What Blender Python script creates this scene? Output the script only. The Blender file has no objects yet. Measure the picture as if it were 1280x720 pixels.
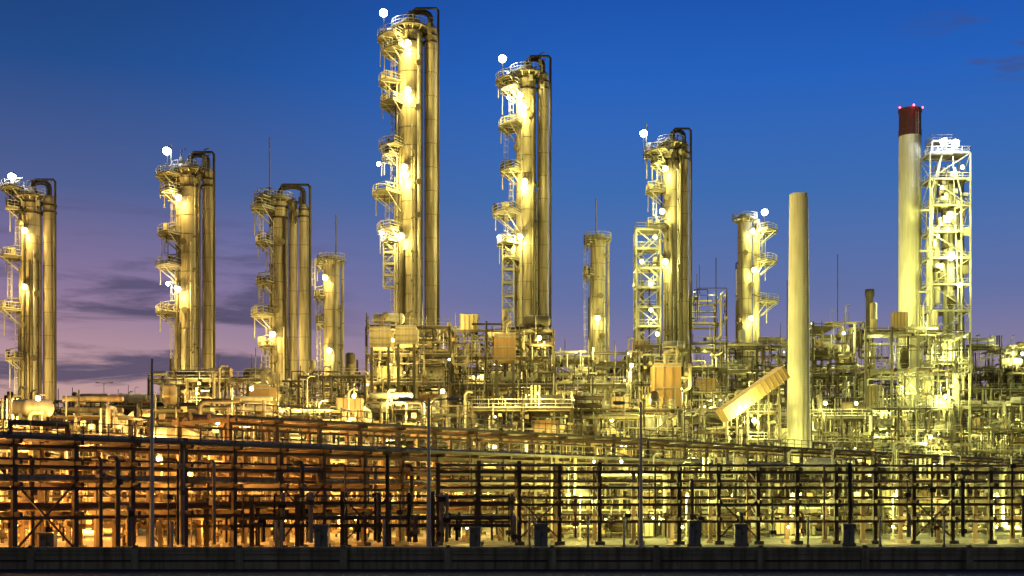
import bpy, math, random
from mathutils import Vector
R = random.Random(7)
sc = bpy.context.scene
F = 1600.0; CZ = 4.0; HY = 620.0      # survey: focal constant, eye height, horizon row
def SX(x, d): return (x-640.0)/F*d
def SZ(y, d): return CZ+(HY-y)/F*d

# ------------------------------------------------------------------ materials
def new_mat(name, col, rough=0.6, metal=0.0, var=0.35, scale=0.6, dirt=(0.10,0.06,0.03), dirtamt=0.35, bump=0.15):
    m = bpy.data.materials.new(name); m.use_nodes = True
    nt = m.node_tree; N = nt.nodes; L = nt.links
    b = N['Principled BSDF']
    tc = N.new('ShaderNodeTexCoord')
    mp = N.new('ShaderNodeMapping'); mp.inputs['Scale'].default_value = (scale, scale, scale*0.6)
    L.new(tc.outputs['Object'], mp.inputs['Vector'])
    n1 = N.new('ShaderNodeTexNoise'); n1.inputs['Scale'].default_value = 1.0; n1.inputs['Detail'].default_value = 6
    L.new(mp.outputs['Vector'], n1.inputs['Vector'])
    r = N.new('ShaderNodeValToRGB')
    r.color_ramp.elements[0].position = 0.3; r.color_ramp.elements[1].position = 0.7
    r.color_ramp.elements[0].color = tuple(c*(1-var) for c in col)+(1,)
    r.color_ramp.elements[1].color = tuple(min(1, c*(1+var*0.5)) for c in col)+(1,)
    L.new(n1.outputs['Fac'], r.inputs['Fac'])
    mp2 = N.new('ShaderNodeMapping'); mp2.inputs['Scale'].default_value = (2.2, 2.2, 0.16)
    L.new(tc.outputs['Object'], mp2.inputs['Vector'])
    n2 = N.new('ShaderNodeTexNoise'); n2.inputs['Scale'].default_value = 1.3; n2.inputs['Detail'].default_value = 8
    L.new(mp2.outputs['Vector'], n2.inputs['Vector'])
    r2 = N.new('ShaderNodeValToRGB'); r2.color_ramp.elements[0].position = 0.45; r2.color_ramp.elements[1].position = 0.70
    r2.color_ramp.elements[0].color = (0, 0, 0, 1); r2.color_ramp.elements[1].color = (dirtamt,)*3+(1,)
    L.new(n2.outputs['Fac'], r2.inputs['Fac'])
    mx = N.new('ShaderNodeMix'); mx.data_type = 'RGBA'
    L.new(r2.outputs['Color'], mx.inputs[0]); L.new(r.outputs['Color'], mx.inputs[6]); mx.inputs[7].default_value = dirt+(1,)
    L.new(mx.outputs[2], b.inputs['Base Color'])
    b.inputs['Roughness'].default_value = rough; b.inputs['Metallic'].default_value = metal
    if bump:
        bp = N.new('ShaderNodeBump'); bp.inputs['Strength'].default_value = bump; bp.inputs['Distance'].default_value = 0.05
        L.new(n2.outputs['Fac'], bp.inputs['Height']); L.new(bp.outputs['Normal'], b.inputs['Normal'])
    return m
def emit_mat(name, col, s):
    m = bpy.data.materials.new(name); m.use_nodes = True
    b = m.node_tree.nodes['Principled BSDF']
    b.inputs['Base Color'].default_value = (0.8, 0.8, 0.8, 1)
    b.inputs['Emission Color'].default_value = col+(1,); b.inputs['Emission Strength'].default_value = s
    m.cycles.emission_sampling = 'NONE'
    return m
MATS = {
 'clad':  new_mat('insulation_cladding', (0.37, 0.315, 0.22), 0.6, 0.05, 0.20, 0.35, dirt=(.10,.062,.032), dirtamt=.75),
 'cladw': new_mat('pale_paint', (0.56, 0.53, 0.43), 0.55, 0.0, 0.12, 0.4, dirtamt=0.25),
 'galv':  new_mat('galvanised_steel', (0.38, 0.36, 0.31), 0.5, 0.15, 0.3, 1.0),
 'steel': new_mat('painted_frame_steel', (0.12, 0.10, 0.065), 0.6, 0.0, 0.4, 0.8),
 'dark':  new_mat('dark_steel', (0.040, 0.031, 0.022), 0.6, 0.2, 0.4, 0.8),
 'rust':  new_mat('brown_steel', (0.135, 0.095, 0.058), 0.7, 0.0, 0.4, 0.8),
 'tank':  new_mat('cream_paint', (0.50, 0.42, 0.26), 0.5, 0.0, 0.2, 0.5),
 'orange':new_mat('ochre_sheet', (0.44, 0.27, 0.11), 0.55, 0.0, 0.15, 0.5, dirtamt=0.3),
 'buff':  new_mat('buff_sheet', (0.42, 0.28, 0.14), 0.55, 0.0, 0.12, 0.5, dirtamt=0.3),
 'red':   new_mat('red_oxide_paint', (0.06, 0.009, 0.009), 0.6, 0.0, 0.3, 0.5),
 'conc':  new_mat('concrete', (0.26, 0.24, 0.19), 0.9, 0.0, 0.3, 0.5, dirt=(0.08, 0.07, 0.05), dirtamt=0.6, bump=0.4),
 'concd': new_mat('weathered_concrete', (0.40, 0.39, 0.29), 0.9, 0.0, 0.45, 0.8, dirt=(0.08, 0.075, 0.05), dirtamt=0.8, bump=0.4),
 'blue':  new_mat('grey_blue_enamel', (0.22, 0.26, 0.28), 0.5, 0.0, 0.2, 1.0),
 'lampY': emit_mat('sodium_lamp_glass', (1.0, 0.84, 0.38), 12),
 'lampG': emit_mat('mercury_lamp_glass', (0.93, 1.0, 0.48), 12),
 'lampO': emit_mat('orange_lamp_glass', (1.0, 0.50, 0.12), 7),
 'lampW': emit_mat('white_flood_glass', (0.72, 0.88, 1.0), 40),
 'lampR': emit_mat('aviation_light_glass', (1.0, 0.03, 0.06), 12),
}
KEYS = list(MATS)

# ------------------------------------------------------------------ mesh builder
class MB:
    def __init__(s): s.v = []; s.f = []; s.m = []; s.sm = []
    def add(s, vs, fs, mat, smooth=False):
        o = len(s.v); s.v.extend(vs); k = KEYS.index(mat)
        for f in fs:
            s.f.append(tuple(i+o for i in f)); s.m.append(k); s.sm.append(smooth)
    def box(s, x0, y0, z0, x1, y1, z1, mat):
        s.add([(x0,y0,z0),(x1,y0,z0),(x1,y1,z0),(x0,y1,z0),(x0,y0,z1),(x1,y0,z1),(x1,y1,z1),(x0,y1,z1)],
              [(0,3,2,1),(4,5,6,7),(0,1,5,4),(1,2,6,5),(2,3,7,6),(3,0,4,7)], mat)
    def _basis(s, d):
        d = d.normalized(); up = Vector((0,0,1)) if abs(d.z) < 0.95 else Vector((0,1,0))
        a = d.cross(up).normalized(); return a, a.cross(d).normalized()
    def beam(s, p, q, w, mat, h=None):
        p = Vector(p); q = Vector(q); a, b = s._basis(q-p); h = h or w; a = a*w/2; b = b*h/2
        s.add([tuple(p-a-b),tuple(p+a-b),tuple(p+a+b),tuple(p-a+b),tuple(q-a-b),tuple(q+a-b),tuple(q+a+b),tuple(q-a+b)],
              [(0,3,2,1),(4,5,6,7),(0,1,5,4),(1,2,6,5),(2,3,7,6),(3,0,4,7)], mat)
    def sweep(s, pts, r, mat, n=8):
        P = [Vector(p) for p in pts]; vs = []; fs = []
        a, b = s._basis(P[1]-P[0])
        for i, p in enumerate(P):
            if i == 0: t = P[1]-P[0]
            elif i == len(P)-1: t = P[-1]-P[-2]
            else: t = (P[i+1]-P[i]).normalized()+(P[i]-P[i-1]).normalized()
            if t.length < 1e-6: t = P[i]-P[i-1]
            t.normalize(); a = a-t*a.dot(t)
            if a.length < 1e-3: a, _ = s._basis(t)
            a.normalize(); b = t.cross(a)
            for k in range(n):
                c = 2*math.pi*k/n; vs.append(tuple(p+a*(r*math.cos(c))+b*(r*math.sin(c))))
        for i in range(len(P)-1):
            for k in range(n):
                k2 = (k+1) % n; fs.append((i*n+k, i*n+k2, (i+1)*n+k2, (i+1)*n+k))
        s.add(vs, fs, mat, True)
        o = (len(P)-1)*n
        s.add([vs[k] for k in range(n)], [tuple(range(n-1,-1,-1))], mat)
        s.add([vs[o+k] for k in range(n)], [tuple(range(n))], mat)
    def lathe(s, prof, mat, cx=0, cy=0, n=24, smooth=True, split=False):
        if split:
            for i in range(len(prof)-1): s.lathe(prof[i:i+2], mat, cx, cy, n, smooth)
            return
        vs = []; fs = []
        for (r, z) in prof:
            for k in range(n):
                c = 2*math.pi*k/n; vs.append((cx+r*math.cos(c), cy+r*math.sin(c), z))
        for i in range(len(prof)-1):
            for k in range(n):
                k2 = (k+1) % n; fs.append((i*n+k, i*n+k2, (i+1)*n+k2, (i+1)*n+k))
        s.add(vs, fs, mat, smooth)
    def ball(s, c, r, mat, n=8):
        vs = []; fs = []; x, y, z = c
        for i in range(n//2+1):
            t = math.pi*i/(n//2)
            for k in range(n):
                a = 2*math.pi*k/n; vs.append((x+r*math.sin(t)*math.cos(a), y+r*math.sin(t)*math.sin(a), z+r*math.cos(t)))
        for i in range(n//2):
            for k in range(n):
                k2 = (k+1) % n; fs.append((i*n+k, (i+1)*n+k, (i+1)*n+k2, i*n+k2))
        s.add(vs, fs, mat, True)
    def hvessel(s, p, q, r, mat, n=14):
        P = Vector(p); Q = Vector(q); d = (Q-P).normalized(); a, b = s._basis(d); vs = []; fs = []
        st = [(-0.55*r,0.02),(-0.42*r,0.5*r),(-0.2*r,0.85*r),(0,r)]
        L = (Q-P).length; st = st+[(L*0.33,r),(L*0.33+.02,r*1.04),(L*0.33+.3,r*1.04),(L*0.33+.32,r)]+[(L-t, rr) for t, rr in reversed(st)]
        for t, rr in st:
            for k in range(n):
                c = 2*math.pi*k/n; vs.append(tuple(P+d*t+a*(rr*math.cos(c))+b*(rr*math.sin(c))))
        for i in range(len(st)-1):
            for k in range(n):
                k2 = (k+1) % n; fs.append((i*n+k, i*n+k2, (i+1)*n+k2, (i+1)*n+k))
        s.add(vs, fs, mat, True)
    def vvessel(s, x, y, z0, z1, r, mat, n=14):
        s.lathe([(0.02,z0),(r*.6,z0+.1*r),(r,z0+.5*r),(r,z0+(z1-z0)*.4),(r*1.05,z0+(z1-z0)*.4+.02),(r*1.05,z0+(z1-z0)*.4+.3),(r,z0+(z1-z0)*.4+.32),
                 (r,z1-.5*r),(r*.8,z1-.2*r),(r*.4,z1-.03*r),(0.02,z1)], mat, x, y, n)
    def rail(s, p, q, mat='galv', step=1.6, h=1.1, w=0.07):
        p = Vector(p); q = Vector(q); L = (q-p).length; n = max(1, int(L/step)); up = Vector((0,0,1))
        for i in range(n+1):
            c = p.lerp(q, i/n); s.beam(c, c+up*h, w, mat)
        s.beam(p+up*h, q+up*h, w, mat); s.beam(p+up*h*.5, q+up*h*.5, w*.8, mat); s.beam(p+up*.08, q+up*.08, .03, mat, .16)
    def ladder(s, x, y, z0, z1, ax=(0,1), mat='galv', cage=True):
        ux, uy = ax
        for k in (-.25, .25):
            s.beam((x+ux*k, y+uy*k, z0), (x+ux*k, y+uy*k, z1), .07, mat)
        z = z0
        while z < z1:
            s.beam((x-ux*.25, y-uy*.25, z), (x+ux*.25, y+uy*.25, z), .04, mat); z += .45
        if cage:
            z = z0+2.2; ox, oy = -uy, ux
            while z < z1:
                pts = [(x+ux*.4*math.cos(t)+ox*.75*math.sin(t), y+uy*.4*math.cos(t)+oy*.75*math.sin(t), z) for t in [math.pi*i/6 for i in range(7)]]
                for i in range(6): s.beam(pts[i], pts[i+1], .06, mat)
                z += 1.1
            for t in (math.pi*.25, math.pi*.5, math.pi*.75):
                cx = x+ux*.4*math.cos(t)+ox*.75*math.sin(t); cy = y+uy*.4*math.cos(t)+oy*.75*math.sin(t)
                s.beam((cx,cy,z0+2.2), (cx,cy,z1), .05, mat)
    def build(s, name, parent=None, loc=(0,0,0)):
        me = bpy.data.meshes.new(name); me.from_pydata(s.v, [], s.f)
        used = sorted(set(s.m)); remap = {k: i for i, k in enumerate(used)}
        for k in used: me.materials.append(MATS[KEYS[k]])
        me.polygons.foreach_set('material_index', [remap[k] for k in s.m])
        me.polygons.foreach_set('use_smooth', s.sm); me.update()
        o = bpy.data.objects.new(name, me); sc.collection.objects.link(o); o.location = loc
        if parent: o.parent = parent
        return o
def empty(name, loc=(0,0,0)):
    e = bpy.data.objects.new(name, None); sc.collection.objects.link(e); e.location = loc; e.empty_display_size = .5; return e
def light(parent, loc, power, col, r=0.35, name='lamp_or_fill_light'):
    l = bpy.data.lights.new(name, 'POINT'); l.energy = power; l.color = col; l.shadow_soft_size = r
    o = bpy.data.objects.new(name, l); sc.collection.objects.link(o); o.parent = parent; o.location = loc; return o
YEL = (1.0, 0.72, 0.20); GRN = (0.96, 0.98, 0.27); ORA = (1.0, 0.46, 0.09); WHT = (0.85, 0.92, 1.0)
def tone(xp, z=10):
    if z < 9:
        c0, c1 = Vector((1, .42, .07)), Vector((.97, .98, .24))
        t = min(1, max(0, (xp-380)/420.0))
    else:
        c0, c1 = Vector((1, .70, .19)), Vector((.94, 1, .28)); t = min(1, max(0, (xp-250)/850.0))
    return tuple(c0.lerp(c1, t))
def bulbkey(xp, z=10):
    if z < 9 and xp < 560: return 'lampO'
    return 'lampG' if R.random() < (xp/1280.0) else 'lampY'
def bulb(mb, x, y, z, key, r=.28):
    mb.lathe([(0.02,z+r*1.5),(r*.9,z+r*1.3),(r*1.1,z+r*.8),(r*1.1,z+r*.7)], 'galv', x, y, 8)
    mb.ball((x, y, z), r, key, 8)
    mb.beam((x, y+.1, z+r*1.4), (x, y+1.0, z+r*1.7), .08, 'galv')

# ------------------------------------------------------------------ distillation columns
def platform(mb, cx, cy, r, z, a0, a1, ext, mat='galv'):
    n = max(3, int((a1-a0)/15)); A = [math.radians(a0+(a1-a0)*i/n) for i in range(n+1)]
    ri = r+.05; ro = r+ext; vs = []; fs = []
    for a in A:
        c, s_ = math.cos(a), math.sin(a)
        vs += [(cx+ri*c,cy+ri*s_,z),(cx+ro*c,cy+ro*s_,z),(cx+ri*c,cy+ri*s_,z-.18),(cx+ro*c,cy+ro*s_,z-.18)]
    for i in range(n):
        o = i*4; p = o+4
        fs += [(o,o+1,p+1,p),(o+2,p+2,p+3,o+3),(o+1,o+3,p+3,p+1)]
    fs += [(0,2,3,1), (n*4, n*4+1, n*4+3, n*4+2)]
    mb.add(vs, fs, 'steel')
    for i, a in enumerate(A):
        c, s_ = math.cos(a), math.sin(a)
        mb.beam((cx+(ro-.05)*c,cy+(ro-.05)*s_,z), (cx+(ro-.05)*c,cy+(ro-.05)*s_,z+1.15), .08, mat)
        if i % 2 == 0:
            mb.beam((cx+ri*c,cy+ri*s_,z-ext*.8), (cx+ro*.97*c,cy+ro*.97*s_,z-.2), .12, mat)
            mb.beam((cx+ri*c,cy+ri*s_,z-.28), (cx+ro*c,cy+ro*s_,z-.28), .15, mat)
        if i < n:
            c2, s2 = math.cos(A[i+1]), math.sin(A[i+1])
            for h in (.1, .6, 1.15):
                mb.beam((cx+(ro-.05)*c,cy+(ro-.05)*s_,z+h), (cx+(ro-.05)*c2,cy+(ro-.05)*s2,z+h), .07, mat)
    for a in (A[0], A[-1]):
        c, s_ = math.cos(a), math.sin(a)
        mb.rail((cx+ri*c,cy+ri*s_,z), (cx+ro*c,cy+ro*s_,z), mat, 1.0)

def shell(mb, r, H, step, cx, cy, n):
    mb.lathe([(r*1.25, 0), (r*1.02, 3.5), (r, 3.6)], 'clad', cx, cy, n, split=True)
    zt = H-r*.6; z = 3.6
    while z < zt:
        z2 = min(zt, z+step); mb.lathe([(r, z), (r, z2-.1)], 'clad', cx, cy, n)
        mb.lathe([(r, z2-.1), (r*1.02, z2-.09), (r*1.02, z2-.005), (r, z2)], 'steel', cx, cy, n, split=True); z = z2
    mb.lathe([(r, zt), (r*.93, zt+.25*r), (r*.7, zt+.45*r), (r*.35, zt+.57*r), (.02, H)], 'clad', cx, cy, n)
def column(l, r_, top, d, plats, lamps, cyl=((0,.62),(.66,.97)), hoop=True, mast=None, side=-1, truss=None, flood=None, power=2600, whites=()):
    X0 = SX(l, d); W = SX(r_, d)-X0; ztop = SZ(top, d)
    cx = X0+W*(cyl[0][0]+cyl[0][1])/2; r = W*(cyl[0][1]-cyl[0][0])/2
    e = empty('distillation_column', (cx, d, 0))
    mb = MB(); H = ztop - (1.2 if hoop else 0)
    shell(mb, r, H, 3.2, 0, 0, 32)
    mb.build('shell', e)
    mb = MB(); X0l = X0-cx
    for i, (a, b) in enumerate(cyl[1:]):
        rr = W*(b-a)/2; xx = X0l+W*(a+b)/2
        shell(mb, rr, H-1.0-i*.8, 4.1, xx, r*.15, 20)
        if hoop and i == len(cyl)-2:
            pr = max(.42, rr*.6)
            pts = [(0,0,H-.4), (0,0,H+.3)]+[(xx/2-math.cos(t)*xx/2, r*.15*(1-math.cos(t))/2, H+.3+math.sin(t)*1.0) for t in [math.pi*k/8 for k in range(1, 8)]]+[(xx, r*.15, H+.2), (xx, r*.15, H-1.8)]
            mb.sweep(pts, pr*.75, 'dark', 12)
            x2 = xx+rr+.3
            pts = [(r*.3,-r*.4,H-.2),(r*.3,-r*.4,H+1.2),(r*.5,-r*.4,H+1.5),(x2-.4,-r*.4,H+1.5),(x2,-r*.4,H+1.1),(x2,-r*.4,H-9),(x2,-r*.3,9)]
            mb.sweep(pts, .24, 'dark', 8)
            for zz_ in (H-3, H-4.2): mb.sweep([(xx,r*.15,zz_),(xx,r*.15,zz_+.25)], rr*1.25, 'dark', 16)
            for zz_ in (H-1.5, H-2.6, H-4.5): mb.sweep([(0,0,zz_),(0,0,zz_+.3)], r*1.1, 'dark', 20)
            for q in range(9):     # relief valves and pipework crowding the head
                xq = R.uniform(-r, xx); yq = -r*R.uniform(.5,1.1); zq = H-R.uniform(.3,5)
                mb.box(xq-.3,yq-.3,zq,xq+.3,yq+.3,zq+R.uniform(.5,1.3),R.choice(['dark','steel','galv'])); mb.sweep([(xq,yq,zq-1.5),(xq,yq,zq+2.0),(xq+.8,yq,zq+2.2)],.12,'dark')
    for k in range(10):
        a = math.radians(R.choice([195,212,225,240,262,285,305,330]) + R.uniform(-8, 8)); q = r+R.uniform(.25, .5)
        px, py = q*math.cos(a), q*math.sin(a); pr = R.choice([.07,.09,.12,.16,.26]); zt = H*R.uniform(.5, .97)
        mb.sweep([(px*.8,py*.8,zt+.5),(px,py,zt+.2),(px,py,zt-.4),(px,py,6)], pr, R.choice(['galv','clad','steel','dark']), 8)
        z = 10
        while z < zt-1:
            mb.beam((px*.85,py*.85,z), (px*1.06,py*1.06,z), .3, 'steel'); z += R.uniform(5, 7)
    z = 14
    while z < H-4:
        a = math.radians(R.uniform(190, 350)); c, s_ = math.cos(a), math.sin(a)
        mb.sweep([(r*.9*c,r*.9*s_,z),(r*1.0*c+.45*c,r*s_+.45*s_,z)], .42, 'clad', 12)
        mb.sweep([(r*c+.45*c,r*s_+.45*s_,z),(r*c+.6*c,r*s_+.6*s_,z)], .55, 'steel', 12); z += R.uniform(5, 8)
    mb.build('overhead_and_riser_pipes', e)
    mb = MB(); ps = sorted([SZ(p[0], d) for p in plats])
    for (y, ex) in plats:
        z = SZ(y, d); ex = ex*d/F
        if side < 0: platform(mb, 0, 0, r, z, 140+R.uniform(-10,10), 232+R.uniform(-8,20), max(1.2, ex))
        else: platform(mb, X0l+W*.5, 0, W*.5, z, -60, 50, max(1.2, ex))
        for q in range(8):
            xx = side*(r+ex*R.uniform(.15,.9)); yy = R.uniform(-1.3, .8); h = R.uniform(.5,1.9); w_ = R.uniform(.12,.38)
            mb.box(xx-w_, yy-w_, z+.02, xx+w_, yy+w_, z+h, R.choice(['galv','steel','dark','dark','tank']))
        xx = side*(r+ex*.5)
        mb.sweep([(xx, -.8, z-1.5), (xx, -.8, z+.9), (side*r*.9, -.8, z+1.6)], .16, 'steel', 8)
        mb.sweep([(side*(r+ex*.85), .3, z-R.uniform(2,5)), (side*(r+ex*.85), .3, z+2.0), (side*r*.9, .3, z+2.3)], .1, 'galv', 8)
    platform(mb, 0, 0, r, H-r*.6-.3, 100, 420, 1.1)
    for i in range(len(ps)-1):
        off = (r+.5+(.9 if i % 2 else 0))
        mb.ladder(side*off, -.9 if i % 2 else .3, ps[i], ps[i+1]+1.1, (0, 1) if side < 0 else (0, -1))
    if ps: mb.ladder(side*(r+.5), 0, 4, ps[0]+1, (0, 1) if side < 0 else (0, -1))
    if truss:
        tz0, tz1 = SZ(truss[1], d), SZ(truss[0], d); tw = truss[2]*d/F
        trestle(mb, side*(r+.4+tw/2), -.5, tw, tw, tz0, tz1, tw*1.1)
    if mast:
        mx = SX(mast[0], d)-cx; mb.sweep([(mx, 0, H-6), (mx, 0, SZ(mast[1], d))], .12, 'steel', 6)
        mb.beam((mx, 0, H-3), (0, 0, H-3), .12, 'steel')
    mb.build('access_platforms_and_ladders', e)
    mb = MB()
    for (x, y) in lamps:
        z = SZ(y, d); lx = SX(x, d)-cx; ly = -(r+.9)
        bulb(mb, lx, ly, z, bulbkey(l), .5); mb.beam((lx, ly, z+.5), (lx*.6, -r*.7, z+.3), .1, 'galv')
        light(e, (lx+side*.4, ly-.9, z-.3), power*1.35, tone(l, 20), .4)
    for (x, y) in whites:
        z = SZ(y, d); lx = SX(x, d)-cx; bulb(mb, lx, -1.0, z, 'lampW', .34); mb.beam((lx,-.2,z+.5),(side*r*.8,-.2,z+.1),.1,'galv')
        light(e, (lx, -1.9, z-.3), 450, WHT, .3)
    if flood:
        z = SZ(flood[1], d); lx = SX(flood[0], d)-cx
        mb.sweep([(lx, -.4, z-5.5), (lx, -.4, z+.1)], .08, 'dark', 6)
        mb.beam((lx, -.4, z-4.6), (side*r*.8, -.4, z-4.6), .15, 'galv')
        mb.ball((lx, -.75, z), .68, 'lampW', 14); mb.lathe([(.7,z+.3),(.45,z+.72),(.02,z+.8)],'dark',lx,-.62,12)
        light(e, (lx-side*.8, -2.6, z-.9), 1100, WHT, .4)
    mb.build('platform_luminaires', e)
    light(e, (side*(r+3), -(r+5), max(24, H*.30)), power*2.3, tone(l, 20), .8)  # from here down, fill lights added to brighten the column, without fixtures
    light(e, (-side*(r+3), -(r+8), max(20, H*.22)), power*1.1, tone(l, 20), .8)
    light(e, (side*(r+6), -(r+4), H*.60), power*1.0, tone(l, 20), .8)
    light(e, (side*(r+4), -(r+4), H*.88), power*.5, tone(l, 20), .8)
    return e
def trestle(mb, cx, cy, w, dp, z0, z1, bay, mat='galv', floors=True):
    cs = [(cx-w/2,cy-dp/2),(cx+w/2,cy-dp/2),(cx+w/2,cy+dp/2),(cx-w/2,cy+dp/2)]
    for (x, y) in cs: mb.beam((x,y,z0), (x,y,z1), .26, mat)
    n = max(1, round((z1-z0)/bay)); b = (z1-z0)/n
    for i in range(n+1):
        z = z0+i*b
        for k in range(4):
            p, q = cs[k], cs[(k+1) % 4]; mb.beam((*p, z), (*q, z), .2, mat)
            if i < n:
                if (i+k) % 2: p, q = q, p
                mb.beam((*p, z), (*q, z+b), .14, mat)
        if floors and i:
            mb.box(cx-w/2+.1, cy-dp/2+.1, z+.12, cx+w/2-.1, cy+dp/2-.1, z+.17, 'steel')
            for k in range(4): mb.rail((*cs[k], z+.15), (*cs[(k+1) % 4], z+.15), mat, 1.5)
column(22, 71, 228, 226, [(238,24),(262,18),(322,24),(388,26),(450,18)], [(38,292),(38,362)], flood=(17,222), cyl=((.1,.6),(.64,.95)))
column(222, 268, 194, 218, [(222,26),(242,20),(294,24),(334,26),(392,26)], [(229,252),(228,365)], flood=(210,190), mast=(214,180), cyl=((0,.62),(.66,.97)), whites=[(212,356)])
column(340, 388, 234, 228, [(250,22),(262,26),(305,20),(355,20),(395,26),(434,16)], [(344,420)], mast=(337,172), cyl=((0,.4),(.42,.66),(.69,.96)), power=1900)
column(404, 430, 318, 240, [(332,9),(372,12),(404,10)], [(409,350),(414,440)], hoop=False, mast=(420,268), cyl=((0,.8),(.84,1)), power=1400)
column(493, 547, 15, 222, [(50,26),(66,20),(105,24),(132,22),(186,24),(196,20),(244,32),(290,26),(304,20)], [(512,62),(512,120),(508,215),(509,225),(504,300)], flood=(480,18), truss=(304,360,14), cyl=((.08,.66),(.69,.98)), power=3200, whites=[(474,207),(478,292)])
column(645, 687, 74, 228, [(103,26),(113,20),(160,22),(215,20),(268,30),(306,24),(325,18)], [(650,125),(655,140),(656,232),(650,300)], flood=(628,75), truss=(306,405,14), cyl=((0,.6),(.64,.97)), power=3000, whites=[(624,298),(636,124)])
column(738, 762, 292, 245, [(305,8),(345,10)], [(746,400)], hoop=False, mast=(745,248), cyl=((0,.8),(.84,1)), power=1400)
column(829, 862, 164, 240, [(192,24),(206,16),(240,22),(285,22),(330,14)], [(830,215),(826,268),(830,330)], flood=(804,168), mast=(808,155), cyl=((0,.6),(.64,.97)), power=2700)
column(922, 951, 267, 268, [(290,20),(328,20),(378,22)], [(938,292),(940,340),(936,400)], flood=(955,266), hoop=False, side=1, cyl=((0,.62),(.66,.97)), power=2000)

# ------------------------------------------------------------------ chimneys
def chimney(l, r_, top, d, taper, mat, cap=None, lean=0):
    cx = SX((l+r_)/2, d); r = (r_-l)/2*d/F; H = SZ(top, d); e = empty('chimney', (cx, d, 0)); mb = MB()
    pr = []; z = 0
    while z < H:
        rr = r*(1+taper*(1-z/H)); r2 = r*(1+taper*(1-min(H, z+5.9)/H)); pr += [(rr, z), (r2, min(H, z+5.88)), (r2*1.015, min(H, z+5.9)), (r2*1.015, min(H, z+5.98))]; z += 6
    pr += [(r, H), (r*.85, H), (r*.85, H-3)]
    if cap: zc = SZ(cap, d); body = [p for p in pr if p[1] <= zc]; mb.lathe(body+[(r, zc)], mat, n=36, split=True)
    else: mb.lathe(pr, mat, n=36, split=True)
    mb.build('stack_shell', e)
    if cap:
        m2 = MB(); m2.lathe([(r*1.04, zc-.01), (r*1.04, zc+1.2), (r*1.0, zc+1.25), (r, H-.6), (r*1.07, H-.6), (r*1.07, H), (r*.85, H), (r*.85, H-3)], 'red', n=36, split=True)
        for a in (200, 270, 340):
            a = math.radians(a); m2.ball((r*1.12*math.cos(a), r*1.12*math.sin(a), H+.2), .2, 'lampR')
        m2.build('red_cap', e); light(e, (0, -r-1.2, H+.6), 220, (1, .04, .07), .3)
    m3 = MB(); m3.ladder(r*.3, -r*(1+taper*.5)-.3, 8, H-1, (1, 0), cage=False)
    m3.build('ladder', e); return e
e = chimney(987, 1010, 243, 196, .36, 'cladw')
light(e, (-9, -10, 16), 5500, GRN, .8); light(e, (-9, -9, 30), 2200, GRN, .8); light(e, (-10,-9,44), 1700, YEL, .8)
e = chimney(1124, 1151, 137, 258, .10, 'cladw', 171)
light(e, (5, -10, 58), 3600, GRN, .8); light(e, (-5, -11, 44), 7000, GRN, .8); light(e, (6, -11, 70), 1800, WHT, .8)
mb = MB(); mb.lathe([(.9,0),(.75,SZ(372,262)),(.95,SZ(370,262)),(.95,SZ(362,262)),(.6,SZ(362,262))], 'dark', SX(1087,262), 262, 16)
mb.build('vent_stack')

d = 254; e = empty('lattice_tower', (SX(1181, d), d, 0)); mb = MB(); w = 50*d/F
trestle(mb, 0, 0, w, w*.8, 4, SZ(196, d), 5.2)
trestle(mb, -w*.15, 0, w*.5, w*.5, SZ(196, d), SZ(180, d), 3.0)
mb.vvessel(w*.1, 0, 30, 66, 1.1, 'cladw'); mb.vvessel(-w*.2, .4, 42, 58, .8, 'cladw')
for k in range(14):
    x = R.uniform(-w/2, w/2); y = R.uniform(-w*.4, w*.4); mb.sweep([(x,y,20),(x,y,R.uniform(45,68)),(x*.4,y,R.uniform(68,71))], R.uniform(.1,.28), R.choice(['galv','steel','cladw']))
for z in (27, 36, 44, 52, 60): mb.beam((-w/2-2,-w*.4,z), (-w/2,-w*.4,z), .3, 'galv')
for k in range(38):
    x = R.uniform(-w/2, w/2-1); z = R.uniform(20, 68); mb.box(x,-w*.38,z,x+R.uniform(.4,1.6),-w*.2,z+R.uniform(.5,1.8), R.choice(['steel','cladw','galv','dark']))
mb.build('lattice_frame', e); mb = MB()
for (x, y, rr, pw, c) in [(1172,184,.7,2400,WHT),(1187,186,.7,1600,WHT),(1180,275,.7,4200,GRN),(1181,325,.75,4800,GRN),(1170,240,.35,1200,GRN),(1192,360,.4,1800,GRN),(1165,300,.3,1200,GRN),(1195,215,.35,1200,GRN)]:
    lx = SX(x, d)-SX(1181, d); z = SZ(y, d); bulb(mb, lx, -w*.4-.4, z, 'lampW' if y < 200 else 'lampG', rr)
    light(e, (lx, -w*.4-1.8, z-.3), pw, c, .4)
mb.build('tower_luminaires', e)

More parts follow.
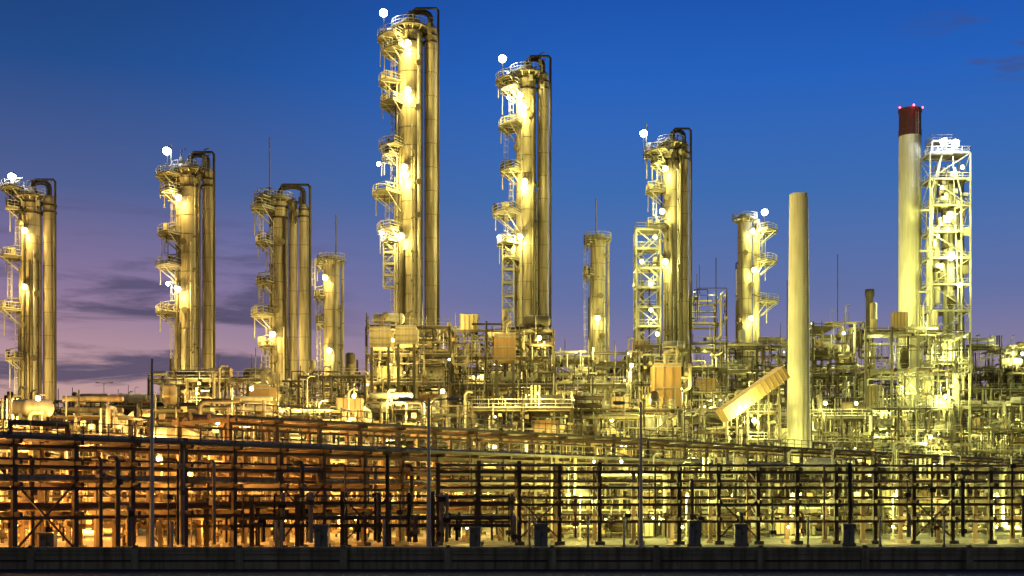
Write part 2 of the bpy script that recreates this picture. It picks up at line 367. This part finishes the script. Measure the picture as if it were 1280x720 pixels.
# ------------------------------------------------------------------ process units (open steel structures full of plant)
def wander(mb, x0, x1, y0, y1, z0, z1, r, mat):
    p = [R.uniform(x0,x1), R.uniform(y0,y1), R.uniform(z0,z1)]; pts = [tuple(p)]; last = -1
    for i in range(R.randint(3, 7)):
        ax = R.choice([a for a in (0,0,1,2,2) if a != last]); last = ax
        lo, hi = ((x0,x1),(y0,y1),(z0,z1))[ax]; q = list(p); q[ax] = min(hi, max(lo, p[ax]+R.choice([-1,1])*R.uniform(1.5, 8)))
        if abs(q[ax]-p[ax]) < 2.5*r+.3: continue
        dv = Vector(q)-Vector(p); dn = dv.normalized()
        if len(pts) > 1: pts.append(tuple(Vector(p)+dn*r*1.4))
        pts.append(tuple(Vector(q)-dn*r*1.4)); p = q
    if len(pts) > 1: mb.sweep(pts, r, mat, 8)
def unit(x0, x1, d, ytop, depth=22, dens=1.0, nl=5, pw=1500, lv=4.6, name='process_unit', fm='steel', panels=.06, lampprob=.12, lk=1.12, bayw=5.5, br=.34):
    X0, X1 = SX(x0, d), SX(x1, d); H = SZ(ytop, d); W = X1-X0; xm = (x0+x1)/2
    e = empty(name, (X0, d, 0)); mb = MB()
    nx = max(1, round(W/bayw)); ny = max(1, round(depth/7)); bx = W/nx; by = depth/ny
    nz = max(1, round(H/lv)); lz = H/nz
    hmap = {}
    for i in range(nx+1):
        for j in range(ny+1):
            hh = nz if R.random() < .72 else max(1, nz-R.randint(1, 2)); hmap[i, j] = hh
            x, y = i*bx, j*by; z1 = hh*lz+(R.uniform(0,1.6) if R.random() < .4 else .1)
            mb.box(x-.129, y-.03, 0, x+.129, y+.03, z1, fm); mb.box(x-.17, y-.17, 0, x-.13, y+.17, z1, fm); mb.box(x+.13, y-.17, 0, x+.17, y+.17, z1, fm)
    for k in range(1, nz+1):
        z = k*lz
        for i in range(nx+1):
            for j in range(ny+1):
                if i < nx and hmap[i,j] >= k and hmap[i+1,j] >= k:
                    mb.beam((i*bx+.18,j*by,z-.2), ((i+1)*bx-.18,j*by,z-.2), .18, fm, .38)
                    if j == 0 and R.random() < .75: mb.rail((i*bx,j*by-.3,z), ((i+1)*bx,j*by-.3,z))
                    if R.random() < .26:
                        mb.beam((i*bx,j*by+.02,z-lz), ((i+1)*bx,j*by+.02,z-.3), .14, fm)
                        if R.random() < .5: mb.beam(((i+1)*bx,j*by-.02,z-lz), (i*bx,j*by-.02,z-.3), .14, fm)
                if j < ny and hmap[i,j] >= k and hmap[i,j+1] >= k:
                    mb.beam((i*bx,j*by+.18,z-.22), (i*bx,(j+1)*by-.18,z-.22), .18, fm, .34)
                if i < nx and j < ny and hmap[i,j] >= k and R.random() < .7:
                    mb.box(i*bx+.1, j*by-.3, z-.003, (i+1)*bx-.1, (j+1)*by-.35, z+.05, 'steel')
    for k in range(0, nz+1):
        for i in range(nx):
            for j in range(ny):
                if k and hmap[i,j] < k: continue
                z = k*lz+.06; xc = (i+.5)*bx; yc = (j+.35)*by; t = R.random()/dens
                pm = R.choice(['cladw','tank','clad','galv','clad','steel','rust'])
                if t < .16:
                    r = R.uniform(.5, 1.0); mb.hvessel((xc-bx*.33,yc,z+r+.6), (xc+bx*.33,yc,z+r+.6), r, pm)
                    for s_ in (-.2,.2): mb.box(xc+bx*s_-.15, yc-r*.7, z, xc+bx*s_+.15, yc+r*.7, z+.7+r*.3, 'conc')
                elif t < .30:
                    r = R.uniform(.4, .9); mb.vvessel(xc+R.uniform(-1,1), yc, z+.4, z+lz*R.uniform(.6,.95 if k < nz else .9), r, pm)
                    for s_ in (-.5,.5): mb.beam((xc+s_*r,yc,z), (xc+s_*r,yc,z+.9), .15, fm)
                elif t < .42:
                    for q in range(R.randint(3, 6)):
                        x = xc-bx*.3+q*.5; mb.sweep([(x,yc,z),(x,yc,z+lz*.8)], R.uniform(.08,.2), R.choice(['galv','cladw','tank','dark']))
                elif t < .42+panels:
                    mb.box(xc-bx*.3, yc-.8, z+.1, xc+bx*.25, yc+1.2, z+lz*.6, R.choice(['tank','buff','buff','orange']))
                    for q in range(5): mb.box(xc-bx*.29+q*bx*.13, yc-.86, z+.15, xc-bx*.29+q*bx*.13+.08, yc-.801, z+lz*.58, 'steel')
                elif t < .57:
                    r = R.uniform(.25,.45)
                    for q in range(2):
                        mb.hvessel((xc-bx*.4,yc-.5,z+.6+q*1.1), (xc+bx*.35,yc-.5,z+.6+q*1.1), r, pm)
    n = int(W*depth*H/80*dens)
    for q in range(min(n, 230)):
        wander(mb, 0, W, -.5, depth, .5, H+.8, R.choice([.07,.09,.12,.16,.22,.30]), R.choice(['galv','cladw','tank','clad','steel','rust','dark','dark']))
    for q in range(int(W*H/2.8*dens)):
        x = R.uniform(0, W); z = R.uniform(.5, H); s_ = R.uniform(.10,.32)
        if R.random() < .5: mb.box(x-s_,-.75,z-s_,x+s_,-.4,z+s_, R.choice(['galv','steel','buff','tank','dark','rust','dark']))
        else:
            mb.sweep([(x,-.5,z),(x,-.5,z+R.uniform(1,4))], .07, R.choice(['galv','dark']), 6); mb.lathe([(.02,z+.3),(.3,z+.3),(.3,z+.38),(.02,z+.38)],'rust',x,-.5,8)
    for q in range(int(W/1.4)):
        x = R.uniform(0, W); y = R.uniform(0, depth); h = R.choice([1,1.5,2,3,4.5])*R.uniform(.6,1.1)
        t = R.random()
        if t < .4: mb.sweep([(x,y,H-lz),(x,y,H+h),(x+.3,y,H+h+.35),(x+.9,y,H+h+.3)], R.uniform(.06,.16), 'galv')
        elif t < .52: mb.vvessel(x,y,H-.5,H+h*.6,R.uniform(.3,.6),'clad',12)
        else: mb.beam((x,y,H-lz),(x,y,H+h*1.3),.1,'steel')
    for k in range(0, nz+1):
        for i in range(nx+1):
            if R.random() < lampprob:
                x = i*bx+R.uniform(.2, bx*.8) if i < nx else i*bx; y = R.choice([-1.0,by*.5,by*.5,by])
                if k == nz: z = H+R.uniform(.8,1.4); mb.beam((x,y+.9,H),(x,y+.9,z+.4),.1,'galv')
                else: z = (k+1)*lz-.9
                bulb(mb, x, y, z, bulbkey(xm, z), R.choice([.12,.14,.18]))
    for q in range(nl):
        x = W*(q+.5)/nl+R.uniform(-1,1); k = (q*2+R.choice([0,1])) % (nz+1); z = (k+.55)*lz if k < nz else H+1.5
        y = R.choice([-2.6, -1.8, 2.5, by+1])
        if y < 0 and br and R.random() < .6: bulb(mb, x, y+.8, z+.5, bulbkey(xm, z), br*R.uniform(.7,1.0)); mb.beam((x,y+1.7,z+.9),(x,0,z+.9),.1,'galv')
        light(e, (x, y, z), pw*lk*R.uniform(.35,1.75), tone(xm, z), .3)
    mb.build('frame_and_equipment', e)
    return e
for a in [(-70,60,114,528,14),(60,160,120,520,14),(170,330,128,512,14),(335,455,138,520,14),(455,590,150,512,14),(590,715,162,510,14),
          (715,850,178,512,14),(855,975,192,515,14),(975,1090,212,520,12),(1090,1190,238,510,14),(1190,1340,250,508,14)]:
    unit(*a, dens=1.25, nl=6, pw=2500, lv=4.0, br=.26 if a[2] < 150 else .36)
for a in [(700,830,121,604,6),(835,960,124,600,7),(965,1100,128,602,8),(1105,1230,134,600,8),(1235,1380,140,598,8)]:
    unit(*a, dens=1.6, nl=4, pw=1300, lv=2.8, bayw=3.4, name='pump_unit', lampprob=.10, panels=.12, br=.16)
unit(-60, 185, 195, 508, 20, nl=6, pw=2000)
unit(186, 330, 186, 474, 22, nl=6, pw=2100)
unit(332, 456, 192, 470, 24, nl=6, pw=2200)
unit(458, 562, 196, 408, 20, nl=9, pw=2500, panels=.14, dens=1.2)
unit(566, 692, 200, 412, 20, nl=9, pw=2500, panels=.12, dens=1.2)
unit(694, 788, 205, 446, 24, nl=7, pw=2500)
unit(790, 862, 212, 440, 20, nl=6, pw=2500, dens=1.2)
unit(864, 908, 240, 366, 14, nl=5, pw=1700)
unit(908, 984, 246, 432, 18, nl=5, pw=2500)
unit(1016, 1080, 244, 408, 20, nl=7, pw=2500)
unit(984, 1018, 250, 440, 16, nl=3, pw=2200)
unit(1082, 1212, 240, 416, 16, nl=9, pw=3200, lv=6.5, fm='galv', dens=.9)
unit(1214, 1360, 268, 434, 20, nl=8, pw=3600)
for a in [(-140,120,300,530,14),(120,420,300,505,14),(420,760,310,470,14),(760,1080,320,460,14),(1080,1420,330,470,14)]:
    unit(*a, dens=.7, nl=4, pw=4500, lampprob=.2)

d = 232; e = empty('stair_tower', (SX(809, d), d, 0)); mb = MB(); w = 30*d/F
trestle(mb, 0, 0, w, w, 3, SZ(290, d), 3.6)
z = 4; s_ = 1
while z < SZ(290, d)-4:
    mb.beam((-s_*w*.4,-w*.3,z), (s_*w*.4,-w*.3,z+3.4), .12, 'galv', .3); mb.beam((-s_*w*.4,-w*.3,z+1), (s_*w*.4,-w*.3,z+4.4), .07, 'galv'); z += 3.6; s_ = -s_
for k in range(8): x = R.uniform(-w/2,w/2); mb.sweep([(x,0,10),(x,0,R.uniform(30,50))], R.uniform(.1,.3), R.choice(['clad','dark','steel']))
for y in (300,330,358,390,420): bulb(mb, R.uniform(-w/2,w/2), -w/2-.4, SZ(y,d), 'lampG', .36)
mb.build('stairs_and_frame', e)
for y in (300, 345, 400): light(e, (R.uniform(-1,1), -w/2-2, SZ(y,d)), 1200, GRN, .4)

def heater(x0, x1, d, y0, y1, mat, dep=6):
    X0, X1, Z0, Z1 = SX(x0,d), SX(x1,d), SZ(y1,d), SZ(y0,d); W = X1-X0; mb = MB(); e = empty('fired_heater', (X0, d, 0))
    mb.box(0, 0, Z0, W, dep, Z1, mat)
    n = max(2, int(W/1.1))
    for i in range(n+1): mb.box(W*i/n-.07, -.12, Z0+.01, W*i/n+.07, -.003, Z1-.01, mat)
    for z in (Z0+.5, (Z0+Z1)/2, Z1-.4): mb.box(-.1, -.2, z-.1, W+.1, -.125, z+.1, 'galv')
    for x in (.3, W-.3):
        for y in (.3, dep-.3): mb.box(x-.2, y-.2, 0, x+.2, y+.2, Z0-.003, 'steel')
    mb.rail((0,-.3,Z1+.01), (W,-.3,Z1+.01)); mb.sweep([(W*.5,dep*.5,Z1-.1),(W*.5,dep*.5,Z1+2),(W*.8,dep*.5,Z1+2.6)], .4, 'clad')
    mb.build('heater_casing', e); light(e, (W*.5, -5, Z1+.5), 700, YEL, .4)
heater(462, 488, 191, 410, 434, 'tank'); heater(495, 520, 191, 408, 430, 'tank')
heater(618, 644, 195, 418, 450, 'orange'); heater(818, 851, 205, 455, 514, 'orange'); heater(312, 336, 183, 482, 512, 'orange')

d = 188; e = empty('inclined_conveyor_gallery', (0, d, 0)); mb = MB()
p = Vector((SX(903,d), 0, SZ(520,d))); q = Vector((SX(984,d), 3, SZ(463,d)))
mb.beam(p, q, 2.4, 'buff', 2.0)
for i in range(14):
    c = p.lerp(q, (i+.5)/14); t = (q-p).normalized()*.05; mb.beam(c-t, c+t, 2.5, 'buff', 2.08)
for f in (.15, .5, .85):
    c = p.lerp(q, f); mb.beam((c.x-.8,c.y,0), (c.x-.8,c.y,c.z-1.3), .25, 'steel'); mb.beam((c.x+.8,c.y,0), (c.x+.8,c.y,c.z-.9), .25, 'steel')
mb.build('gallery_casing', e); light(e, (SX(930,d), -6, 17), 350, YEL, .4); light(e, (SX(965,d), -6, 24), 200, YEL, .4)

# ------------------------------------------------------------------ pipe racks
def rack(ox, oy, L, levels, width, bay, name, seed, walkway=True, fm='rust', ang=None, npipe=5, rmax=3, inner=0, icol=((1,.42,.07),(1,.45,.09)), clut=4, ist=7.3):
    rr = random.Random(seed); ang = math.atan2(.7473, .6645) if ang is None else ang
    e = empty(name, (ox, oy, 0)); e.rotation_euler = (0, 0, ang); mb = MB()
    top = levels[-1]; t = 0; i = 0
    while t <= L:
        for y in (0, width):
            mb.box(t-.16, y-.15, .3, t+.16, y+.15, top+rr.uniform(.1,.5), fm); mb.box(t-.4, y-.4, 0, t+.4, y+.4, .3, 'conc')
        for z in levels: mb.box(t-.11, -.9, z-.3, t+.11, width+.9, z-.02, fm)
        if i % 4 == 0:
            for k in range(len(levels)-1): mb.beam((t,0,levels[k]), (t,width,levels[k+1]-.3), .14, fm)
        if i % 5 == 2:
            mb.beam((t,-.02,.5), (t+bay,-.02,levels[1]), .12, fm); mb.beam((t+bay,.02,.5), (t,.02,levels[1]), .12, fm)
        for q in range(clut):
            y = rr.choice([-.6,-.5,width*.4,width+.4]); x = t+rr.uniform(.5, bay-.5); z = rr.choice(levels); r = rr.choice([.06,.09,.13,.18])
            mb.sweep([(x,y+1,z+.2),(x,y+.2,z+.2),(x,y,z),(x,y,.6)], r, rr.choice([fm,'steel','clad','dark'])); zb = rr.uniform(.8,z)
            mb.box(x-.25,y-.25,zb,x+.25,y+.25,zb+.35,rr.choice(['dark','rust','buff'])); mb.beam((x,y-.2,zb+.17),(x,y-.6,zb+.17),.06,'dark')
        t += bay; i += 1
    for li, z in enumerate(levels):
        mb.box(0, -.08, z-.52, L, .08, z-.31, fm); mb.box(0, width-.08, z-.52, L, width+.08, z-.31, fm)
        for q in range(npipe+(3 if li == len(levels)-1 else 0)):
            y = rr.uniform(-.4, width+.3); r = rr.choice([.06,.08,.1,.13,.16,.22,.28][:rmax+4])
            a = 0 if rr.random() < .6 else rr.uniform(0, L*.5); b = L if rr.random() < .6 else rr.uniform(L*.5, L)
            z2 = z+r+.02; pts = [(a,y,z2)]
            if b-a > 30 and rr.random() < .4:
                c = rr.uniform(a+8, b-14); pts += [(c,y,z2),(c+.1,y,z2+.9),(c+4,y,z2+.9),(c+4.1,y,z2)]
            mb.sweep(pts+[(b,y,z2)], r, rr.choice([fm,'dark',fm,'steel','clad']), 8)
    if walkway:
        mb.rail((0,-.9,top+.05), (L,-.9,top+.05), 'steel', 1.8); mb.box(0,-.95,top-.02,L,-.3,top+.04,'steel')
    for k in range(inner):     # added lamps to brighten the rack, bulbs slung under the lowest beams
        t = 2.4+k*ist; mb.beam((t,width*.5,levels[0]-.3),(t,width*.5,levels[0]-.75),.06,'dark'); mb.ball((t,width*.5,levels[0]-.9),.12,'lampO' if icol[0][1] < .6 else 'lampY',8)
        light(e, (t, width*.5-.1, max(1.1, levels[0]-1.3)), 420, icol[0], .15)
        light(e, (t+ist*.45, width*.5, (levels[1]+levels[0])/2+.2), 260, icol[1], .15)
    mb.build('bents_and_pipe_runs', e); return e
ra = rack(-22.5, 102.0, 215, [3.1, 5.6, 8.1, 10.2], 7.0, 4.6, 'pipe_rack', 3, inner=5)
rb = rack(-37.0, 74.5, 215, [3.0, 4.9, 6.3, 7.6], 4.5, 4.2, 'pipe_rack', 5, npipe=4, inner=7)
rc = rack(-6.0, 104.0, 130, [2.3, 3.7, 5.1, 6.4], 3.0, 3.3, 'pipe_rack', 9, npipe=2, rmax=0, ang=math.radians(4), walkway=False, inner=9, icol=((1,.78,.2),(1,.8,.22)), clut=2, ist=9)
rd = rack(-52.0, 92.0, 52, [2.2, 3.9], 3.0, 3.3, 'pipe_rack', 12, npipe=2, rmax=1, ang=math.radians(3), walkway=False)
def yard_lamp(x, y, pw, h=4.4, r=.2):
    xp = 640+x/y*F; o = empty('yard_lamp', (x, y+.9, 0)); mb = MB(); mb.sweep([(0,0,0),(0,0,h-.2),(0,-.3,h+.1),(0,-.9,h)], .08, 'galv'); mb.ball((0,-.9,h-.3), r, bulbkey(xp,3), 8); mb.lathe([(.25,0),(.25,.3),(.1,.35)],'conc',n=10); mb.build('lamp_pole_and_head', o)
    light(o, (0, -1.5, h-.8), pw*(1.4 if xp < 520 else 1), tone(xp, 3), .3)
for k in range(17):
    t = -26+k*13; yard_lamp(-22.5+.6645*t-.7473*10, 102+.7473*t+.6645*10, 6300, 5.0 if k % 2 else 7.5, .24)
for k in range(13):
    t = 2+k*12; yard_lamp(-37+.6645*t-.7473*8, 74.5+.7473*t+.6645*8, 1900, 3.6 if k % 2 else 5.2, .16)
for k in range(7): yard_lamp(6+k*9.5, 112+k*1.0, 2200, 4.2, .16)

# ------------------------------------------------------------------ foreground
mb = MB(); WY = 70.0
mb.box(-90, WY, 0, 130, WY+.3, 1.02, 'concd')
mb.box(-90, WY-.06, 1.022, 130, WY+.36, 1.2, 'concd')
x = -89
while x < 129:
    mb.box(x-.2, WY-.12, 0, x+.2, WY-.003, 1.018, 'concd'); mb.box(x-.12, WY-.1, 1.203, x+.12, WY+.2, 1.30, 'conc'); x += 5.7
mb.box(-90, WY-.035, .42, 130, WY-.004, .5, 'dark'); mb.box(-90, WY-.035, .78, 130, WY-.004, .84, 'conc')
mb.build('boundary_wall')
def cabinet(xp, d, h, w):
    e = empty('control_cabinet', (SX(xp,d), d, 0)); mb = MB()
    mb.box(-w/2-.1,-.35,0,w/2+.1,.35,.25,'conc'); mb.box(-w/2,-.3,.253,w/2,.3,h,'blue'); mb.box(-w/2-.08,-.4,h+.003,w/2+.08,.38,h+.1,'galv')
    mb.box(-.02,-.315,.3,.02,-.303,h-.1,'dark'); mb.box(.08,-.34,h*.55,.14,-.303,h*.68,'dark')
    for k in range(4): mb.box(-w/2+.1,-.312,h*.8+k*.06,-.1,-.303,h*.8+k*.06+.03,'dark')
    mb.build('cabinet_body', e)
for c in [(402,86,2.0,.9),(594,92,1.7,.8),(676,94,1.9,1.0),(868,100,2.0,.9),(926,102,1.7,1.0),(60,80,1.6,.9),(1060,102,1.7,.9)]: cabinet(*c)
for (xp, d) in [(345,84),(352,84),(662,94),(669,94),(735,97),(780,99),(215,80),(1010,101),(1100,101),(1180,101),(480,90)]:
    e = empty('marker_post', (SX(xp,d), d, 0)); mb = MB(); mb.sweep([(0,0,0),(0,0,2.3)], .09, 'cladw'); mb.lathe([(.16,0),(.16,.15),(.1,.2)],'conc',n=10); mb.lathe([(.12,2.3),(.12,2.36),(.02,2.42)],'galv',n=10); mb.build('post', e)
def lamp_post(xp, ytop, d, arms):
    H = SZ(ytop, d); e = empty('street_lamp', (SX(xp,d), d, 0)); mb = MB()
    mb.lathe([(.3,0),(.3,.15),(.2,.2),(.17,1.2),(.16,1.25),(.09,H),(.02,H+.05)], 'cladw', n=12)
    for s_ in arms:
        mb.sweep([(0,0,H-.5),(s_*.5,0,H-.1),(s_*1.5,0,H)], .05, 'galv'); mb.hvessel((s_*1.3,0,H-.03),(s_*2.1,0,H-.03), .13, 'galv', 10)
        mb.box(s_*1.7-.28,-.08,H-.2,s_*1.7+.28,.08,H-.12,'cladw')
    mb.build('pole_and_heads', e)
lamp_post(190, 449, 84, ()); lamp_post(536, 498, 90, (-1, 1)); lamp_post(801, 503, 98, (-1,)); lamp_post(130, 478, 300, (-1,1)); lamp_post(1262, 436, 300, (-1,1))
for (xp, yt, d) in [(1047,318,285),(895,322,290),(984,350,290)]:
    mb = MB(); H = SZ(yt, d); mb.sweep([(SX(xp,d),d,0),(SX(xp,d),d,H*.6)], .22, 'steel'); mb.sweep([(SX(xp,d),d,H*.6),(SX(xp,d),d,H)], .1, 'steel'); mb.build('lightning_mast')

for (x0,x1,yt,d) in [(-40,4,508,900),(5,16,494,950),(16,30,506,980)]:
    mb = MB(); X0,X1,H = SX(x0,d),SX(x1,d),SZ(yt,d); mb.box(X0,d,0,X1,d+18,H,'rust')
    for f in range(int(H/3.5)):
        for k in range(int((X1-X0)/2.5)): mb.box(X0+k*2.5+.7,d-.05,f*3.5+1.2,X0+k*2.5+1.9,d-.003,f*3.5+2.6,'lampY' if R.random()<.04 else 'dark')
    mb.box(X0+1,d+3,H+.003,X0+4,d+8,H+3,'rust'); mb.build('office_building')

# ------------------------------------------------------------------ ground
def ground_mat(name, c0, c1, s, rough=.9):
    m = bpy.data.materials.new(name); m.use_nodes = True; N = m.node_tree.nodes; L = m.node_tree.links; b = N['Principled BSDF']
    tc = N.new('ShaderNodeTexCoord'); n = N.new('ShaderNodeTexNoise'); n.inputs['Scale'].default_value = s; n.inputs['Detail'].default_value = 10
    L.new(tc.outputs['Object'], n.inputs['Vector']); r = N.new('ShaderNodeValToRGB'); r.color_ramp.elements[0].position = .35; r.color_ramp.elements[1].position = .65
    r.color_ramp.elements[0].color = c0+(1,); r.color_ramp.elements[1].color = c1+(1,); L.new(n.outputs['Fac'], r.inputs['Fac']); L.new(r.outputs['Color'], b.inputs['Base Color'])
    b.inputs['Roughness'].default_value = rough; bp = N.new('ShaderNodeBump'); bp.inputs['Strength'].default_value = .4; L.new(n.outputs['Fac'], bp.inputs['Height']); L.new(bp.outputs['Normal'], b.inputs['Normal']); return m
def sheet(name, x0, y0, x1, y1, z, mat):
    me = bpy.data.meshes.new(name); me.from_pydata([(x0,y0,z),(x1,y0,z),(x1,y1,z),(x0,y1,z)], [], [(0,1,2,3)]); me.materials.append(mat)
    o = bpy.data.objects.new(name, me); sc.collection.objects.link(o)
sheet('ground', -6000, -3000, 6000, 9000, 0, ground_mat('dark_soil', (.006,.0055,.004), (.014,.012,.009), .3))
sheet('yard_paving', -150, 72, 260, 350, .004, ground_mat('yard_concrete', (.045,.038,.028), (.11,.095,.07), .25))

# ------------------------------------------------------------------ sky and dusk light
w = bpy.data.worlds.new('World'); sc.world = w; w.use_nodes = True; N = w.node_tree.nodes; L = w.node_tree.links; N.clear()
out = N.new('ShaderNodeOutputWorld'); bg = N.new('ShaderNodeBackground'); L.new(bg.outputs[0], out.inputs[0])
tc = N.new('ShaderNodeTexCoord'); sp = N.new('ShaderNodeSeparateXYZ'); L.new(tc.outputs['Generated'], sp.inputs[0])
def mth(op, a, b=None, c=None, clamp=False):
    n = N.new('ShaderNodeMath'); n.operation = op; n.use_clamp = clamp
    for i, v in enumerate((a, b, c)):
        if v is None: continue
        if isinstance(v, (int, float)): n.inputs[i].default_value = v
        else: L.new(v, n.inputs[i])
    return n.outputs[0]
def ss(v, a, b):
    n = N.new('ShaderNodeMapRange'); n.interpolation_type = 'SMOOTHSTEP'; L.new(v, n.inputs[0]); n.inputs[1].default_value = a; n.inputs[2].default_value = b; return n.outputs[0]
def ramp(v, st):
    r = N.new('ShaderNodeValToRGB'); cr = r.color_ramp
    while len(cr.elements) < len(st): cr.elements.new(.5)
    for e_, (p, c) in zip(cr.elements, st): e_.position = p; e_.color = c+(1,)
    L.new(v, r.inputs[0]); return r.outputs[0]
def mix(f, a, b):
    n = N.new('ShaderNodeMix'); n.data_type = 'RGBA'
    for s_, v in ((0, f), (6, a), (7, b)):
        if isinstance(v, tuple): n.inputs[s_].default_value = v+(1,)
        elif isinstance(v, float): n.inputs[s_].default_value = v
        else: L.new(v, n.inputs[s_])
    return n.outputs[2]
zz = mth('MULTIPLY', sp.outputs[2], 2.0)
cr = ramp(zz, [(0,(.42,.30,.28)),(.2,(.25,.20,.33)),(.3,(.12,.16,.37)),(.45,(.045,.145,.43)),(.62,(.014,.115,.50)),(.75,(.006,.075,.40)),(1,(.003,.03,.2))])
cl = ramp(zz, [(0,(.72,.43,.30)),(.2,(.48,.29,.33)),(.3,(.26,.175,.32)),(.45,(.070,.105,.28)),(.62,(.010,.065,.25)),(.75,(.005,.042,.18)),(1,(.003,.02,.12))])
col = mix(ss(sp.outputs[0], .08, -.36), cr, cl)
mp = N.new('ShaderNodeMapping'); mp.inputs['Scale'].default_value = (6, 6, 46); mp.inputs['Location'].default_value = (0.3, 1.4, 3.1); L.new(tc.outputs['Generated'], mp.inputs[0])
nz_ = N.new('ShaderNodeTexNoise'); nz_.inputs['Scale'].default_value = 1.0; nz_.inputs['Detail'].default_value = 8; nz_.inputs['Roughness'].default_value = .58; nz_.inputs['Distortion'].default_value = .4
L.new(mp.outputs[0], nz_.inputs['Vector'])
cf = ss(nz_.outputs['Fac'], .46, .60)
band = mth('MULTIPLY', ss(sp.outputs[2], .24, .13), ss(sp.outputs[0], -.08, -.22))
band2 = mth('MULTIPLY', mth('MULTIPLY', ss(sp.outputs[2], .27, .31), ss(sp.outputs[0], .26, .34)), .8)
f = mth('MULTIPLY', cf, mth('ADD', mth('MULTIPLY', band, .9), band2), clamp=True)
col = mix(f, col, (.062,.056,.13))
back = ss(sp.outputs[1], .15, -.45)          # the sky opposite the afterglow is darker
col = mix(back, col, (.060,.060,.070))
sky = N.new('ShaderNodeTexSky'); sky.sky_type = 'NISHITA'; sky.sun_disc = False; sky.sun_elevation = math.radians(0.5); sky.sun_rotation = math.radians(-60)
add = N.new('ShaderNodeMix'); add.data_type = 'RGBA'; add.blend_type = 'ADD'; add.inputs[0].default_value = .01
L.new(col, add.inputs[6]); L.new(sky.outputs[0], add.inputs[7]); L.new(add.outputs[2], bg.inputs[0]); bg.inputs[1].default_value = 1.0
s = bpy.data.lights.new('sun', 'SUN'); s.energy = .06; s.angle = math.radians(8); s.color = (1, .7, .55)
so = bpy.data.objects.new('sun', s); sc.collection.objects.link(so); so.rotation_euler = (math.radians(84), 0, math.radians(-120))

# ------------------------------------------------------------------ camera
cam = bpy.data.cameras.new('camera'); co = bpy.data.objects.new('camera', cam); sc.collection.objects.link(co)
co.location = (0, 0, CZ); co.rotation_euler = (math.radians(90), 0, 0)
cam.lens = 45; cam.sensor_width = 36; cam.shift_y = 260/1280; cam.clip_end = 20000; cam.clip_start = .5
sc.camera = co
sc.view_settings.view_transform = 'Standard'; sc.view_settings.look = 'None'; sc.view_settings.exposure = 0
print('faces', sum(len(o.data.polygons) for o in sc.objects if o.type == 'MESH'), 'lights', sum(1 for o in sc.objects if o.type == 'LIGHT'))
